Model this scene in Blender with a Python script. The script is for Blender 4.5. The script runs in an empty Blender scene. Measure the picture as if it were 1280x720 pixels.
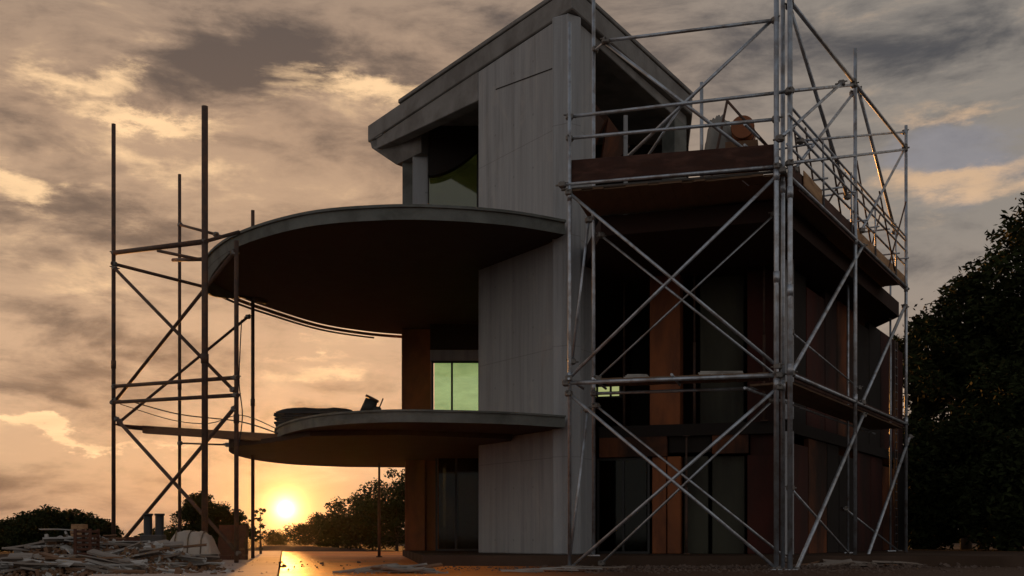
import bpy, bmesh, math, random
from mathutils import Vector, Matrix
random.seed(11)
S = bpy.context.scene
COL = S.collection
F_PX = 1400.0; HOR = 674.0; EYE = 0.67

# ------------------------------------------------------------------ camera
cd = bpy.data.cameras.new('camera'); cam = bpy.data.objects.new('camera', cd); COL.objects.link(cam)
cd.sensor_width = 36; cd.lens = F_PX / 1280 * 36; cd.shift_y = (HOR - 360) / 1280
cd.clip_end = 6000; cam.location = (0, 0, EYE); cam.rotation_euler = (math.radians(90), 0, 0)
S.camera = cam
S.render.resolution_x = 1024; S.render.resolution_y = 576
S.view_settings.view_transform = 'Standard'; S.view_settings.look = 'None'
S.view_settings.exposure = 0.0; S.view_settings.gamma = 1
S.cycles.max_bounces = 6; S.cycles.transparent_max_bounces = 12

# ------------------------------------------------------------------ sky
SUN_AZ = math.atan((357 - 640) / F_PX); SUN_EL = math.atan((HOR - 637) / F_PX)
SUN_DIR = Vector((math.sin(SUN_AZ) * math.cos(SUN_EL), math.cos(SUN_AZ) * math.cos(SUN_EL), math.sin(SUN_EL)))
W = bpy.data.worlds.new('World'); S.world = W; W.use_nodes = True
nt = W.node_tree; nt.nodes.clear(); L = nt.links

def nd(t, **k):
    n = nt.nodes.new(t)
    for a, b in k.items(): setattr(n, a, b)
    return n
def sock(n, i, v):
    if v is None: return
    if isinstance(v, (int, float)): n.inputs[i].default_value = v
    elif isinstance(v, (tuple, list)):
        cur = n.inputs[i].default_value
        n.inputs[i].default_value = tuple(v) + ((1,) if len(cur) == 4 and len(v) == 3 else ())
    else: L.new(v, n.inputs[i])
def M_(op, a, b=None, c=None):
    n = nd('ShaderNodeMath', operation=op); sock(n, 0, a); sock(n, 1, b); sock(n, 2, c); return n.outputs[0]
def V_(op, a, b=None):
    n = nd('ShaderNodeVectorMath', operation=op); sock(n, 0, a)
    if op == 'SCALE': sock(n, 3, b)
    else: sock(n, 1, b)
    return n.outputs['Value'] if op in ('DOT_PRODUCT', 'LENGTH') else n.outputs[0]
def mixc(f, a, b, mode='MIX'):
    n = nd('ShaderNodeMix', data_type='RGBA', blend_type=mode, clamp_factor=True)
    sock(n, 0, f); sock(n, 6, a); sock(n, 7, b); return n.outputs[2]
def sstep(x, lo, hi):
    n = nd('ShaderNodeMapRange', interpolation_type='SMOOTHSTEP'); sock(n, 0, x); sock(n, 1, lo); sock(n, 2, hi); return n.outputs[0]
def comb(x, y, z):
    n = nd('ShaderNodeCombineXYZ'); sock(n, 0, x); sock(n, 1, y); sock(n, 2, z); return n.outputs[0]
def noise(v, sc, det=6, rough=.5, dist=0.0):
    n = nd('ShaderNodeTexNoise'); sock(n, 'Vector', v); n.inputs['Scale'].default_value = sc
    n.inputs['Detail'].default_value = det; n.inputs['Roughness'].default_value = rough; n.inputs['Distortion'].default_value = dist
    return n
tc = nd('ShaderNodeTexCoord'); D = V_('NORMALIZE', tc.outputs['Generated'])
sx = nd('ShaderNodeSeparateXYZ'); L.new(D, sx.inputs[0]); X, Y, Z = sx.outputs
az = M_('ARCTAN2', X, Y)
hl = M_('SQRT', M_('ADD', M_('MULTIPLY', X, X), M_('MULTIPLY', Y, Y)))
el = M_('DIVIDE', Z, M_('MAXIMUM', hl, 0.05))              # tangent of the elevation
inv = M_('DIVIDE', 1.0, M_('ADD', M_('MAXIMUM', Z, 0.0), 0.11))
P = V_('MULTIPLY', comb(M_('MULTIPLY', X, inv), M_('MULTIPLY', Y, inv), 0.0), (1.0, 1.0, 1.0))
warp = noise(comb(M_('MULTIPLY', az, 1.0), M_('MULTIPLY', el, 2.2), 3.0), 7.0, 9, .62)
streak = noise(comb(M_('MULTIPLY', az, 1.0), M_('MULTIPLY', el, 2.7), 7.0), 8.5, 9, .62, .25).outputs[0]
wv = V_('SUBTRACT', warp.outputs['Color'], (.5, .5, .5))
ws = nd('ShaderNodeSeparateXYZ'); L.new(wv, ws.inputs[0])
azw = M_('ADD', az, M_('MULTIPLY', ws.outputs[0], .24)); elw = M_('ADD', el, M_('MULTIPLY', ws.outputs[1], .12))
def px(px_, py_):
    a = math.atan((px_ - 640) / F_PX); return a, (HOR - py_) / F_PX * math.cos(a)
def blob(bx, by, wx, wy, k):
    a, e = px(bx, by); wx /= F_PX; wy /= F_PX
    u = M_('MULTIPLY', M_('SUBTRACT', azw, a), 1 / wx); v = M_('MULTIPLY', M_('SUBTRACT', elw, e), 1 / wy)
    return M_('MULTIPLY', M_('EXPONENT', M_('MULTIPLY', M_('ADD', M_('MULTIPLY', u, u), M_('MULTIPLY', v, v)), -1.0)), k)
def total(lst):
    t = blob(*lst[0])
    for b in lst[1:]: t = M_('ADD', t, blob(*b))
    return t
n1 = noise(P, 1.15, 8, .52, .35).outputs[0]
n2 = noise(P, 3.4, 8, .55, .5).outputs[0]
# base colour over elevation
rp = nd('ShaderNodeValToRGB'); L.new(el, rp.inputs[0]); e = rp.color_ramp.elements
e[0].position = 0; e[0].color = (.43, .26, .16, 1); e[1].position = .06; e[1].color = (.52, .335, .205, 1)
for p_, c_ in ((.13, (.53, .345, .22)), (.24, (.43, .29, .19)), (.36, (.39, .26, .172)), (.48, (.31, .222, .16)), (.8, (.25, .24, .25))):
    q = e.new(p_); q.color = c_ + (1,)
# grey the right hand side
grey = mixc(sstep(el, 0.0, .3), (.40, .285, .21), (.225, .20, .175))
base = mixc(sstep(az, -.12, .34), rp.outputs[0], grey)
dark = total([(320, 85, 150, 45, 1.5), (130, 280, 190, 34, 1.2), (540, 200, 120, 70, .5), (1080, 40, 330, 60, .45), (90, 470, 170, 22, .55), (1120, 150, 100, 55, .25), (420, 330, 120, 40, .4), (20, 130, 60, 40, .35)])
dark = M_('ADD', dark, M_('MULTIPLY', M_('SUBTRACT', .5, n1), 1.6))
dark = M_('ADD', dark, M_('MULTIPLY', M_('SUBTRACT', .49, streak), 4.2))
dark = M_('ADD', dark, total([(100, 400, 200, 16, .6), (600, 120, 120, 50, .5), (60, 185, 70, 16, .6), (560, 30, 130, 26, .5), (180, 440, 120, 12, .5), (1180, 60, 120, 30, .4), (1180, 330, 90, 14, .3), (420, 535, 120, 16, .8), (240, 575, 120, 10, .4), (50, 500, 90, 12, .5), (30, 330, 120, 24, .6), (450, 390, 60, 14, .5)]))
dk = sstep(dark, -.25, 1.35)
base = mixc(dk, V_('SCALE', base, 1.27), V_('MULTIPLY', base, (.34, .385, .48)))
blue = sstep(M_('ADD', blob(1195, 195, 85, 60, 1.0), M_('MULTIPLY', M_('SUBTRACT', n2, .5), 1.2)), .25, 1.0)
base = mixc(M_('MULTIPLY', blue, .7), base, V_('SCALE', (.27, .265, .30), M_('ADD', .75, M_('MULTIPLY', streak, .5))))
hi = total([(190, 147, 110, 13, .9), (110, 100, 60, 22, .75), (440, 125, 110, 18, .8), (20, 232, 50, 20, 1.0), (200, 205, 110, 22, .5), (400, 462, 80, 12, .8), (380, 432, 70, 7, .5), (480, 445, 30, 8, .3), (30, 540, 80, 8, 1.0), (150, 548, 120, 5, .5), (130, 360, 110, 14, .3), (1240, 130, 60, 16, .7), (1180, 232, 70, 14, .7), (1225, 250, 60, 14, .5), (1130, 290, 40, 10, .35), (540, 380, 40, 8, .2)])
hi = M_('MULTIPLY', hi, M_('ADD', .45, M_('MULTIPLY', n2, 1.5)))
hi = M_('ADD', hi, M_('MULTIPLY', M_('SUBTRACT', streak, .56), 3.0))
hs = sstep(hi, .0, 1.0)
hic = mixc(sstep(az, -.1, .3), (1.08, .72, .40), (.68, .46, .29))
hic = V_('SCALE', hic, M_('ADD', .72, M_('MULTIPLY', n2, .5)))
base = mixc(hs, base, hic)
# the air round the low sun
ca = V_('DOT_PRODUCT', D, tuple(SUN_DIR)); ang = M_('ARCCOSINE', M_('MINIMUM', ca, 1.0))
g1 = M_('EXPONENT', M_('MULTIPLY', ang, -1 / .014)); g2 = M_('EXPONENT', M_('MULTIPLY', ang, -1 / .038))
g3 = M_('EXPONENT', M_('MULTIPLY', ang, -1 / .2))
base = V_('ADD', base, V_('SCALE', comb(.07, .02, .0), g3))
base = V_('ADD', base, V_('SCALE', comb(.30, .13, .01), g2))
base = V_('ADD', base, V_('SCALE', comb(3.2, 1.6, .25), g1))
base = V_('ADD', base, V_('SCALE', comb(7.0, 5.4, 3.0), M_('EXPONENT', M_('MULTIPLY', ang, -1 / .0048))))
# dusk sky behind the viewer: paler, cooler
back = mixc(sstep(Z, .0, .75), (.62, .56, .52), (.20, .205, .22))
base = mixc(sstep(Y, .35, -.5), base, back)
base = mixc(sstep(Z, -.005, -.03), base, (.03, .025, .02))
b1 = nd('ShaderNodeBackground'); L.new(base, b1.inputs[0]); b1.inputs[1].default_value = 0.93
sky = nd('ShaderNodeTexSky'); sky.sky_type = 'NISHITA'; sky.sun_disc = False
sky.sun_elevation = SUN_EL; sky.sun_rotation = SUN_AZ; sky.dust_density = 3
b2 = nd('ShaderNodeBackground'); L.new(sky.outputs[0], b2.inputs[0]); b2.inputs[1].default_value = 0.009
ad = nd('ShaderNodeAddShader'); L.new(b1.outputs[0], ad.inputs[0]); L.new(b2.outputs[0], ad.inputs[1])
wo = nd('ShaderNodeOutputWorld'); L.new(ad.outputs[0], wo.inputs[0])

sl = bpy.data.lights.new('sun', 'SUN'); sl.energy = 4.5; sl.angle = math.radians(.5); sl.color = (1, .40, .09)
so = bpy.data.objects.new('sun', sl); COL.objects.link(so); so.rotation_euler = SUN_DIR.to_track_quat('Z', 'Y').to_euler()
so.location = SUN_DIR * 200

# ------------------------------------------------------------------ materials
def mat(name, col, rough=.8, metal=0.0, var=.25, nscale=6.0, stretch=(1, 1, 1), bump=.0, bscale=30.0, col2=None, spec=.4, c2amt=.5, c2scale=2.0):
    global nt, L
    m = bpy.data.materials.new(name); m.use_nodes = True; nt = m.node_tree; L = nt.links
    b = nt.nodes['Principled BSDF']; b.inputs['Roughness'].default_value = rough; b.inputs['Metallic'].default_value = metal
    b.inputs['Specular IOR Level'].default_value = spec
    t = nd('ShaderNodeTexCoord'); v = V_('MULTIPLY', t.outputs['Object'], stretch)
    a = noise(v, nscale, 6, .6).outputs[0]
    c = col
    if col2 is not None: c = mixc(sstep(noise(v, c2scale, 5, .6, .4).outputs[0], .5 - .12, .5 + .22), col, col2)
    f = M_('ADD', 1 - var, M_('MULTIPLY', a, 2 * var))
    L.new(V_('SCALE', c, f) if col2 is not None else V_('SCALE', tuple(col), f), b.inputs['Base Color'])
    rr = M_('ADD', rough - .12, M_('MULTIPLY', a, .24)); L.new(rr, b.inputs['Roughness'])
    if bump:
        bn = nd('ShaderNodeBump'); bn.inputs['Strength'].default_value = bump; bn.inputs['Distance'].default_value = .02
        L.new(noise(v, bscale, 5, .6).outputs[0], bn.inputs['Height']); L.new(bn.outputs[0], b.inputs['Normal'])
    return m
MT = {}
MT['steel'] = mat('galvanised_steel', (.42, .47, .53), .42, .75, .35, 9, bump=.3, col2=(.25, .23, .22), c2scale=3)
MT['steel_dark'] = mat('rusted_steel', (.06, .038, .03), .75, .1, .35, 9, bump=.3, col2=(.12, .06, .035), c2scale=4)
MT['coupler'] = mat('coupler_steel', (.16, .15, .14), .55, .7, .3, 12)
MT['cast'] = mat('cast_concrete', (.22, .22, .215), .85, 0, .3, 1.6, bump=.6, bscale=9, col2=(.14, .135, .13), c2scale=.9)
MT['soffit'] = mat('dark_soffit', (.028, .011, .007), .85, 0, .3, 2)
MT['slab'] = mat('slab_edge_concrete', (.14, .15, .14), .85, 0, .4, 2.5, bump=.5, col2=(.08, .085, .075), c2scale=1.3)
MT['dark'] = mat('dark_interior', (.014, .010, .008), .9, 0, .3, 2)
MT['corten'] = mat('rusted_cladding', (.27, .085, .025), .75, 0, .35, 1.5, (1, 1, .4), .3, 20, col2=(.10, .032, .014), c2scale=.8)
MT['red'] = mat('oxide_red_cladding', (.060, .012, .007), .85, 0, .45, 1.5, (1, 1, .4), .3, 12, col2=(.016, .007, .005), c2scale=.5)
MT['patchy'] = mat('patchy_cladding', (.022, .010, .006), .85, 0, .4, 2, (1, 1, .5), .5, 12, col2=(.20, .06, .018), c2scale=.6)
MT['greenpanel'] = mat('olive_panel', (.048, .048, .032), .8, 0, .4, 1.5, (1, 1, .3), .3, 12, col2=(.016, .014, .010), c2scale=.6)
MT['tan'] = mat('raw_plywood', (.40, .24, .12), .75, 0, .3, 4, (1, 1, 5), .2, col2=(.22, .11, .05))
MT['toe'] = mat('oxide_toe_board', (.040, .014, .008), .85, 0, .45, 3, (1, 1, 3), .3, col2=(.085, .036, .024), c2scale=1.6)
MT['deck'] = mat('scaffold_planks', (.16, .10, .06), .85, 0, .4, 5, (1, .3, 1), .3)
MT['wood'] = mat('weathered_board', (.22, .19, .165), .8, 0, .45, 5, (.4, 3, 3), .4, 30, col2=(.17, .13, .10), c2scale=1.5)
MT['wood_b'] = mat('bleached_board', (.40, .385, .36), .75, 0, .4, 5, (.4, 3, 3), .4, 30, col2=(.16, .145, .13), c2scale=1.5)
MT['wood_c'] = mat('stained_board', (.16, .085, .045), .8, 0, .45, 5, (.4, 3, 3), .4, 30)
MT['rust'] = mat('rusty_block', (.08, .03, .016), .85, 0, .4, 6, bump=.4)
MT['tarp'] = mat('canvas_tarp', (.34, .29, .24), .6, 0, .3, 3, bump=.9, bscale=5)
MT['tarp_dark'] = mat('dark_tarp', (.05, .045, .04), .6, 0, .3, 3, bump=.9, bscale=5)
MT['greytarp'] = mat('grey_tarp', (.20, .19, .17), .6, 0, .3, 3, bump=.9, bscale=5)
MT['orange'] = mat('faded_orange_paint', (.26, .085, .028), .6, 0, .3, 4)
MT['black'] = mat('black_rubber', (.02, .02, .02), .6, 0, .2, 4)
MT['bark'] = mat('bark', (.07, .05, .035), .9, 0, .4, 6, (1, 1, .3), .6)
MT['leaf'] = mat('leaves', (.026, .034, .012), .9, 0, .4, .9, col2=(.018, .022, .008), c2scale=.8, spec=.05)
MT['leaf_b'] = mat('olive_leaves', (.045, .045, .015), .9, 0, .4, .9, col2=(.03, .032, .010), c2scale=.8, spec=.05)
MT['rope'] = mat('rope', (.12, .09, .06), .9)
MT['frame'] = mat('window_frame_metal', (.035, .035, .035), .5, .5)
MT['dirt'] = mat('dirt', (.055, .036, .026), .98, 0, .4, .6, bump=.8, bscale=4, col2=(.09, .062, .047), c2scale=.35, spec=.02)
MT['dirt_chip'] = mat('gravel_stone', (.10, .07, .055), .9, 0, .5, 9)
MT['pad'] = mat('concrete_pad', (.46, .36, .30), .85, 0, .25, 1.2, bump=.3, bscale=8, col2=(.34, .27, .23), c2scale=.4)

# board formed concrete
m = mat('board_formed_concrete', (.33, .345, .36), .8, 0, .16, 1.3, (3.2, 3.2, .16), .0, col2=(.24, .25, .26), c2scale=.9, c2amt=.5)
nt = m.node_tree; L = nt.links; b = nt.nodes['Principled BSDF']
t = nd('ShaderNodeTexCoord'); sp = nd('ShaderNodeSeparateXYZ'); L.new(t.outputs['Object'], sp.inputs[0])
u = M_('ADD', M_('MULTIPLY', sp.outputs[0], -.553), M_('MULTIPLY', sp.outputs[1], .833))
fr = M_('FRACT', M_('MULTIPLY', u, 4.2)); line = M_('LESS_THAN', fr, .05)
idn = nd('ShaderNodeTexWhiteNoise', noise_dimensions='1D'); L.new(M_('FLOOR', M_('MULTIPLY', u, 4.2)), idn.inputs['W'])
old = b.inputs['Base Color'].links[0].from_socket
stain = sstep(noise(V_('MULTIPLY', t.outputs['Object'], (4, 4, .25)), 1.0, 6, .65, .2).outputs[0], .55, .75)
tone = M_('ADD', .95, M_('MULTIPLY', idn.outputs[0], .1))
c = V_('SCALE', old, tone); c = mixc(M_('MULTIPLY', line, .16), c, (.13, .12, .12)); c = mixc(M_('MULTIPLY', stain, .35), c, (.17, .15, .14))
pour = M_('LESS_THAN', M_('FRACT', M_('MULTIPLY', M_('ADD', sp.outputs[2], .35), 1 / 2.9)), .008)
hu = M_('SUBTRACT', M_('FRACT', M_('MULTIPLY', u, 1.05)), .5); hv = M_('SUBTRACT', M_('FRACT', M_('MULTIPLY', M_('ADD', sp.outputs[2], .35), 1 / 1.45)), .5)
hole = M_('LESS_THAN', M_('ADD', M_('POWER', M_('MULTIPLY', M_('ABSOLUTE', hu), .95), 2.0), M_('POWER', M_('MULTIPLY', M_('ABSOLUTE', hv), 1.45), 2.0)), .0011)
c = mixc(M_('MULTIPLY', pour, .4), c, (.13, .12, .11)); c = mixc(M_('MULTIPLY', hole, .3), c, (.06, .055, .05))
blot = sstep(noise(V_('MULTIPLY', t.outputs['Object'], (.9, .9, .5)), 1.1, 6, .7, .8).outputs[0], .5, .72); c = mixc(M_('MULTIPLY', blot, .4), c, (.44, .42, .40))
drip = M_('MULTIPLY', sstep(noise(V_('MULTIPLY', t.outputs['Object'], (9, 9, .12)), 1.0, 4, .6).outputs[0], .56, .72), sstep(noise(V_('MULTIPLY', t.outputs['Object'], (.8, .8, .35)), 1.3, 3).outputs[0], .42, .6)); c = mixc(M_('MULTIPLY', drip, .3), c, (.12, .10, .085))
L.new(c, b.inputs['Base Color'])
bn = nd('ShaderNodeBump'); bn.inputs['Strength'].default_value = .5; bn.inputs['Distance'].default_value = .02
L.new(M_('ADD', M_('MULTIPLY', line, -1.0), noise(t.outputs['Object'], 14, 6, .6).outputs[0]), bn.inputs['Height']); L.new(bn.outputs[0], b.inputs['Normal'])
MT['concrete'] = m

# smooth rendered paving, wet; orange base colour stands in for the low sun's reflection
m = mat('wet_paving_painted_glow', (.88, .27, .05), .55, 0, .3, .5, bump=.0, col2=(.66, .20, .04), c2scale=.3, spec=.12)
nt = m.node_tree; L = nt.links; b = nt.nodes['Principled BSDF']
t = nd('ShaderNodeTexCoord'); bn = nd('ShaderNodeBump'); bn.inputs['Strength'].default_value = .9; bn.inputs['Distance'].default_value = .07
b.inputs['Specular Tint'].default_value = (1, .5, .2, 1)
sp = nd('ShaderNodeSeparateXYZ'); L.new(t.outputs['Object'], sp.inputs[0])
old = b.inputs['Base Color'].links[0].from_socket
glow_fade = sstep(M_('ADD', sp.outputs[0], M_('MULTIPLY', noise(t.outputs['Object'], .5, 5, .6).outputs[0], 1.6)), -1.2, 3.0)  # mask that fades the painted sun glow to brown on the right
L.new(mixc(glow_fade, old, (.075, .045, .032)), b.inputs['Base Color'])
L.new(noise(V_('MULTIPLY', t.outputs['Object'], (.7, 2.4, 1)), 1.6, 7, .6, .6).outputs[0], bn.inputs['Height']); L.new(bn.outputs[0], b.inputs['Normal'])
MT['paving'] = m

def glass(name, tint, refl=.12, emit=None, es=0.0):
    global nt, L
    m = bpy.data.materials.new(name); m.use_nodes = True; nt = m.node_tree; L = nt.links; nt.nodes.clear()
    tr = nd('ShaderNodeBsdfTransparent'); t = nd('ShaderNodeTexCoord')
    f = M_('ADD', .86, M_('MULTIPLY', noise(V_('MULTIPLY', t.outputs['Object'], (1, 1, 4)), 1.2, 4, .6).outputs[0], .28))
    L.new(V_('SCALE', tuple(tint), f), tr.inputs[0])
    gl = nd('ShaderNodeBsdfGlossy'); gl.inputs['Roughness'].default_value = .05; gl.inputs[0].default_value = (.8, .85, .8, 1)
    mx = nd('ShaderNodeMixShader'); mx.inputs[0].default_value = refl
    L.new(tr.outputs[0], mx.inputs[1]); L.new(gl.outputs[0], mx.inputs[2]); out = mx.outputs[0]
    if emit:
        em = nd('ShaderNodeEmission'); em.inputs[0].default_value = emit + (1,); em.inputs[1].default_value = es
        a = nd('ShaderNodeAddShader'); L.new(out, a.inputs[0]); L.new(em.outputs[0], a.inputs[1]); out = a.outputs[0]
    o = nd('ShaderNodeOutputMaterial'); L.new(out, o.inputs[0]); return m
MT['glass_green'] = glass('green_tinted_glass', (.62, .84, .74), .06, (.01, .03, .0), 1.0)  # faint green emission added on top of the sky showing through
MT['glass_dim'] = glass('dull_green_glass', (.16, .20, .11), .1)
MT['glass_dark'] = glass('dark_glass', (.10, .11, .09), .012)
MT['glass_sky_glow'] = glass('sky_glow_glass', (.2, .25, .1), .1, (.58, .60, .28), .5)  # emission stands in for bright sky behind the building

# ------------------------------------------------------------------ mesh helpers
def tag(o, label=None, cat=None, group=None, kind=None):
    if label: o['label'] = label
    if cat: o['category'] = cat
    if group: o['group'] = group
    if kind: o['kind'] = kind
    return o
def obj(name, bm, mt, parent=None, smooth=False):
    me = bpy.data.meshes.new(name)
    if isinstance(bm, tuple): me.from_pydata(bm[0], [], bm[1]); me.update()
    else:
        bmesh.ops.recalc_face_normals(bm, faces=bm.faces); bm.to_mesh(me); bm.free()
    for x in (mt if isinstance(mt, list) else [mt]): me.materials.append(MT[x])
    if smooth:
        for p in me.polygons: p.use_smooth = True
    o = bpy.data.objects.new(name, me); COL.objects.link(o)
    if parent:
        o.parent = parent
        par = parent; loc = Vector((0, 0, 0))
        while par: loc = loc + par.location; par = par.parent
        me.transform(Matrix.Translation(-loc))
    return o
def empty(name, loc, label, cat, group=None):
    o = bpy.data.objects.new(name, None); COL.objects.link(o); o.location = loc; o.empty_display_size = .3
    return tag(o, label, cat, group)
def V(*a): return Vector(a)
def at(px_, py_, y): return Vector(((px_ - 640) / F_PX * y, y, EYE + (HOR - py_) / F_PX * y))
def tube(bm, a, b, r, seg=10, r2=None):
    a = Vector(a); b = Vector(b); d = b - a; r2 = r if r2 is None else r2
    q = d.to_track_quat('Z', 'Y'); ra = []; rb = []
    for i in range(seg):
        t = 2 * math.pi * i / seg; v = q @ Vector((math.cos(t), math.sin(t), 0))
        ra.append(bm.verts.new(a + v * r)); rb.append(bm.verts.new(b + v * r2))
    for i in range(seg):
        j = (i + 1) % seg; f = bm.faces.new((ra[i], ra[j], rb[j], rb[i])); f.smooth = True
    bm.faces.new(ra[::-1]); bm.faces.new(rb)
def obox(bm, c, ax, ay, az_, sx_, sy_, sz_):
    """box from centre, three axes and full sizes"""
    c = Vector(c); ax = Vector(ax).normalized() * sx_ / 2; ay = Vector(ay).normalized() * sy_ / 2; az_ = Vector(az_).normalized() * sz_ / 2
    vs = [bm.verts.new(c + ax * i + ay * j + az_ * k) for i in (-1, 1) for j in (-1, 1) for k in (-1, 1)]
    for f in ((0, 1, 3, 2), (4, 6, 7, 5), (0, 4, 5, 1), (2, 3, 7, 6), (0, 2, 6, 4), (1, 5, 7, 3)): bm.faces.new([vs[i] for i in f])
def box(bm, lo, hi):
    c = (Vector(lo) + Vector(hi)) / 2; d = Vector(hi) - Vector(lo)
    obox(bm, c, (1, 0, 0), (0, 1, 0), (0, 0, 1), *d)
def prism(bm, pts, z0, z1, mi=(0, 0, 0)):
    n = len(pts)
    if sum(pts[i][0] * pts[(i + 1) % n][1] - pts[(i + 1) % n][0] * pts[i][1] for i in range(n)) < 0: pts = pts[::-1]
    g = lambda z, p: z(p) if callable(z) else z
    lo = [bm.verts.new((p[0], p[1], g(z0, p))) for p in pts]; hi = [bm.verts.new((p[0], p[1], g(z1, p))) for p in pts]
    f = bm.faces.new(lo[::-1]); f.material_index = mi[0]; f = bm.faces.new(hi); f.material_index = mi[2]
    for i in range(n):
        f = bm.faces.new((lo[i], lo[(i + 1) % n], hi[(i + 1) % n], hi[i])); f.material_index = mi[1]
def bevel(bm, w=.02):
    bmesh.ops.bevel(bm, geom=list(bm.edges), offset=w, segments=1, affect='EDGES')
def wallseg(bm, a, b, th, z0, z1):
    """wall from a to b in plan, thickness on the left hand side of a->b; z1 may be (za, zb)"""
    a = Vector(a[:2]); b = Vector(b[:2]); d = (b - a).normalized(); n = Vector((-d.y, d.x)) * th
    za = z1 if not isinstance(z1, tuple) else z1[0]; zb = z1 if not isinstance(z1, tuple) else z1[1]
    ya = z0 if not isinstance(z0, tuple) else z0[0]; yb = z0 if not isinstance(z0, tuple) else z0[1]
    P_ = [(a, ya), (b, yb), (b + n, yb), (a + n, ya)]; T_ = [(a, za), (b, zb), (b + n, zb), (a + n, za)]
    lo = [bm.verts.new((p.x, p.y, z)) for p, z in P_]; hi = [bm.verts.new((p.x, p.y, z)) for p, z in T_]
    bm.faces.new(lo); bm.faces.new(hi[::-1])
    for i in range(4): bm.faces.new((lo[i], lo[(i + 1) % 4], hi[(i + 1) % 4], hi[i]))
def NB(): return bmesh.new()
def spline(pts, n=6, closed=False):
    out = []; N = len(pts)
    for i in range(N if closed else N - 1):
        p = [Vector(pts[(i + k) % N] if closed else pts[min(max(i + k, 0), N - 1)]) for k in (-1, 0, 1, 2)]
        for j in range(n):
            t = j / n
            out.append(.5 * ((2 * p[1]) + (p[2] - p[0]) * t + (2 * p[0] - 5 * p[1] + 4 * p[2] - p[3]) * t * t + (3 * p[1] - p[0] - 3 * p[2] + p[3]) * t ** 3))
    if not closed: out.append(Vector(pts[-1]))
    return out

# ------------------------------------------------------------------ ground
bm = NB(); R = 3000; gx = [-R, -400, -120] + list(range(-60, 61, 6)) + [120, 400, R]; gy = [-R, -200, -40] + list(range(-10, 101, 6)) + [200, 500, R]
grid = [[bm.verts.new((x, y, -.02 + (random.uniform(-.03, .0) if abs(x) < 60 and y < 100 and y > 0 else 0))) for x in gx] for y in gy]
for j in range(len(gy) - 1):
    for i in range(len(gx) - 1): bm.faces.new((grid[j][i], grid[j][i + 1], grid[j + 1][i + 1], grid[j + 1][i]))
tag(obj('ground', bm, 'dirt'), kind='structure')
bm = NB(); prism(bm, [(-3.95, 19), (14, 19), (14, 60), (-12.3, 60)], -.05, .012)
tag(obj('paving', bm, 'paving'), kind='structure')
bm = NB(); prism(bm, [(-7.2, 19), (-3.99, 19), (-12.36, 60), (-19.5, 60)], -.05, .045)
tag(obj('pavement', bm, 'pad'), kind='structure')
bm = NB(); prism(bm, [(-2.2, 27.6), (13.6, 26.2), (19, 44), (-.5, 46.5), (-4.4, 45)], -.04, .27); 
tag(obj('terrace', bm, 'dirt'), kind='structure')

# ------------------------------------------------------------------ the building
TZ = .27
uL = Vector((-.553, .833)); uR = Vector((.508, .861))
A = Vector((1.45, 29.2))
B = empty('building', (0, 33, TZ), 'unfinished concrete building with a pointed flat roof and two round dark balcony slabs', 'building')
def bp(name, bm, mt, parent=None, smooth=False): return obj(name, bm, mt, parent or B, smooth)
def pl(o, d, s): return (o.x + d.x * s, o.y + d.y * s)
WL = 4.42
bm = NB(); wallseg(bm, pl(A, uL, WL), pl(A, uL, 0), .45, TZ, 14.4); bevel(bm, .025)
w1 = bp('wall', bm, 'concrete')
# joint in the cast wall, high up
bm = NB(); n_ = Vector((-.833, -.553)) * .004
j0 = V(*pl(A, uL, .1), 13.1) ; j1 = V(*pl(A, uL, 3.45), 13.55)
bm = NB(); dn = (j1 - j0).normalized(); obox(bm, (j0 + j1) / 2 + V(n_.x, n_.y, 0) * 1.0, dn, (-.833, -.553, 0), (0, 0, 1), (j1 - j0).length, .012, .03)
bp('shadow_gap', bm, 'dark', w1)
# corner pier
bm = NB(); p0 = pl(A, uR, .02); wallseg(bm, (A.x + .03, A.y + .02), pl(A, uR, 1.55), .0 + .5, TZ, 14.4); bevel(bm, .03)
bp('corner_pier', bm, 'concrete')

# roof: pointed plate with thick fascia
apex = V(1.56, 29.0, 0)
LE = V(-5.0, 38.8, 0); RE = V(5.85, 36.3, 0)
rp_ = [(apex.x, apex.y), (LE.x, LE.y), (-3.9, 40.2), (6.2, 39.3), (RE.x, RE.y)]
bm = NB(); prism(bm, rp_, 14.42, 15.0); bevel(bm, .03)
roof = bp('roof', bm, 'cast')
bm = NB(); prism(bm, [(apex.x, apex.y - .04), (-3.75, 36.82), (-3.3, 37.9), (5.4, 38.1), (5.92, 36.3)], 15.003, 15.13); bevel(bm, .02); bp('coping', bm, 'cast', roof)
for k_ in range(7):
    t_ = 8.2 + k_ * .55 + random.uniform(-.1, .1); p_ = pl(V(1.56, 29, 0), uL, t_); bm = NB(); obox(bm, (p_[0] + .02, p_[1], random.uniform(14.44, 14.7)), (uL.x, uL.y, 0), (-.833, -.553, 0), (0, 0, 1), random.uniform(.15, .5), .07, random.uniform(.05, .22)); bp('broken_edge', bm, 'cast', roof)
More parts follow.
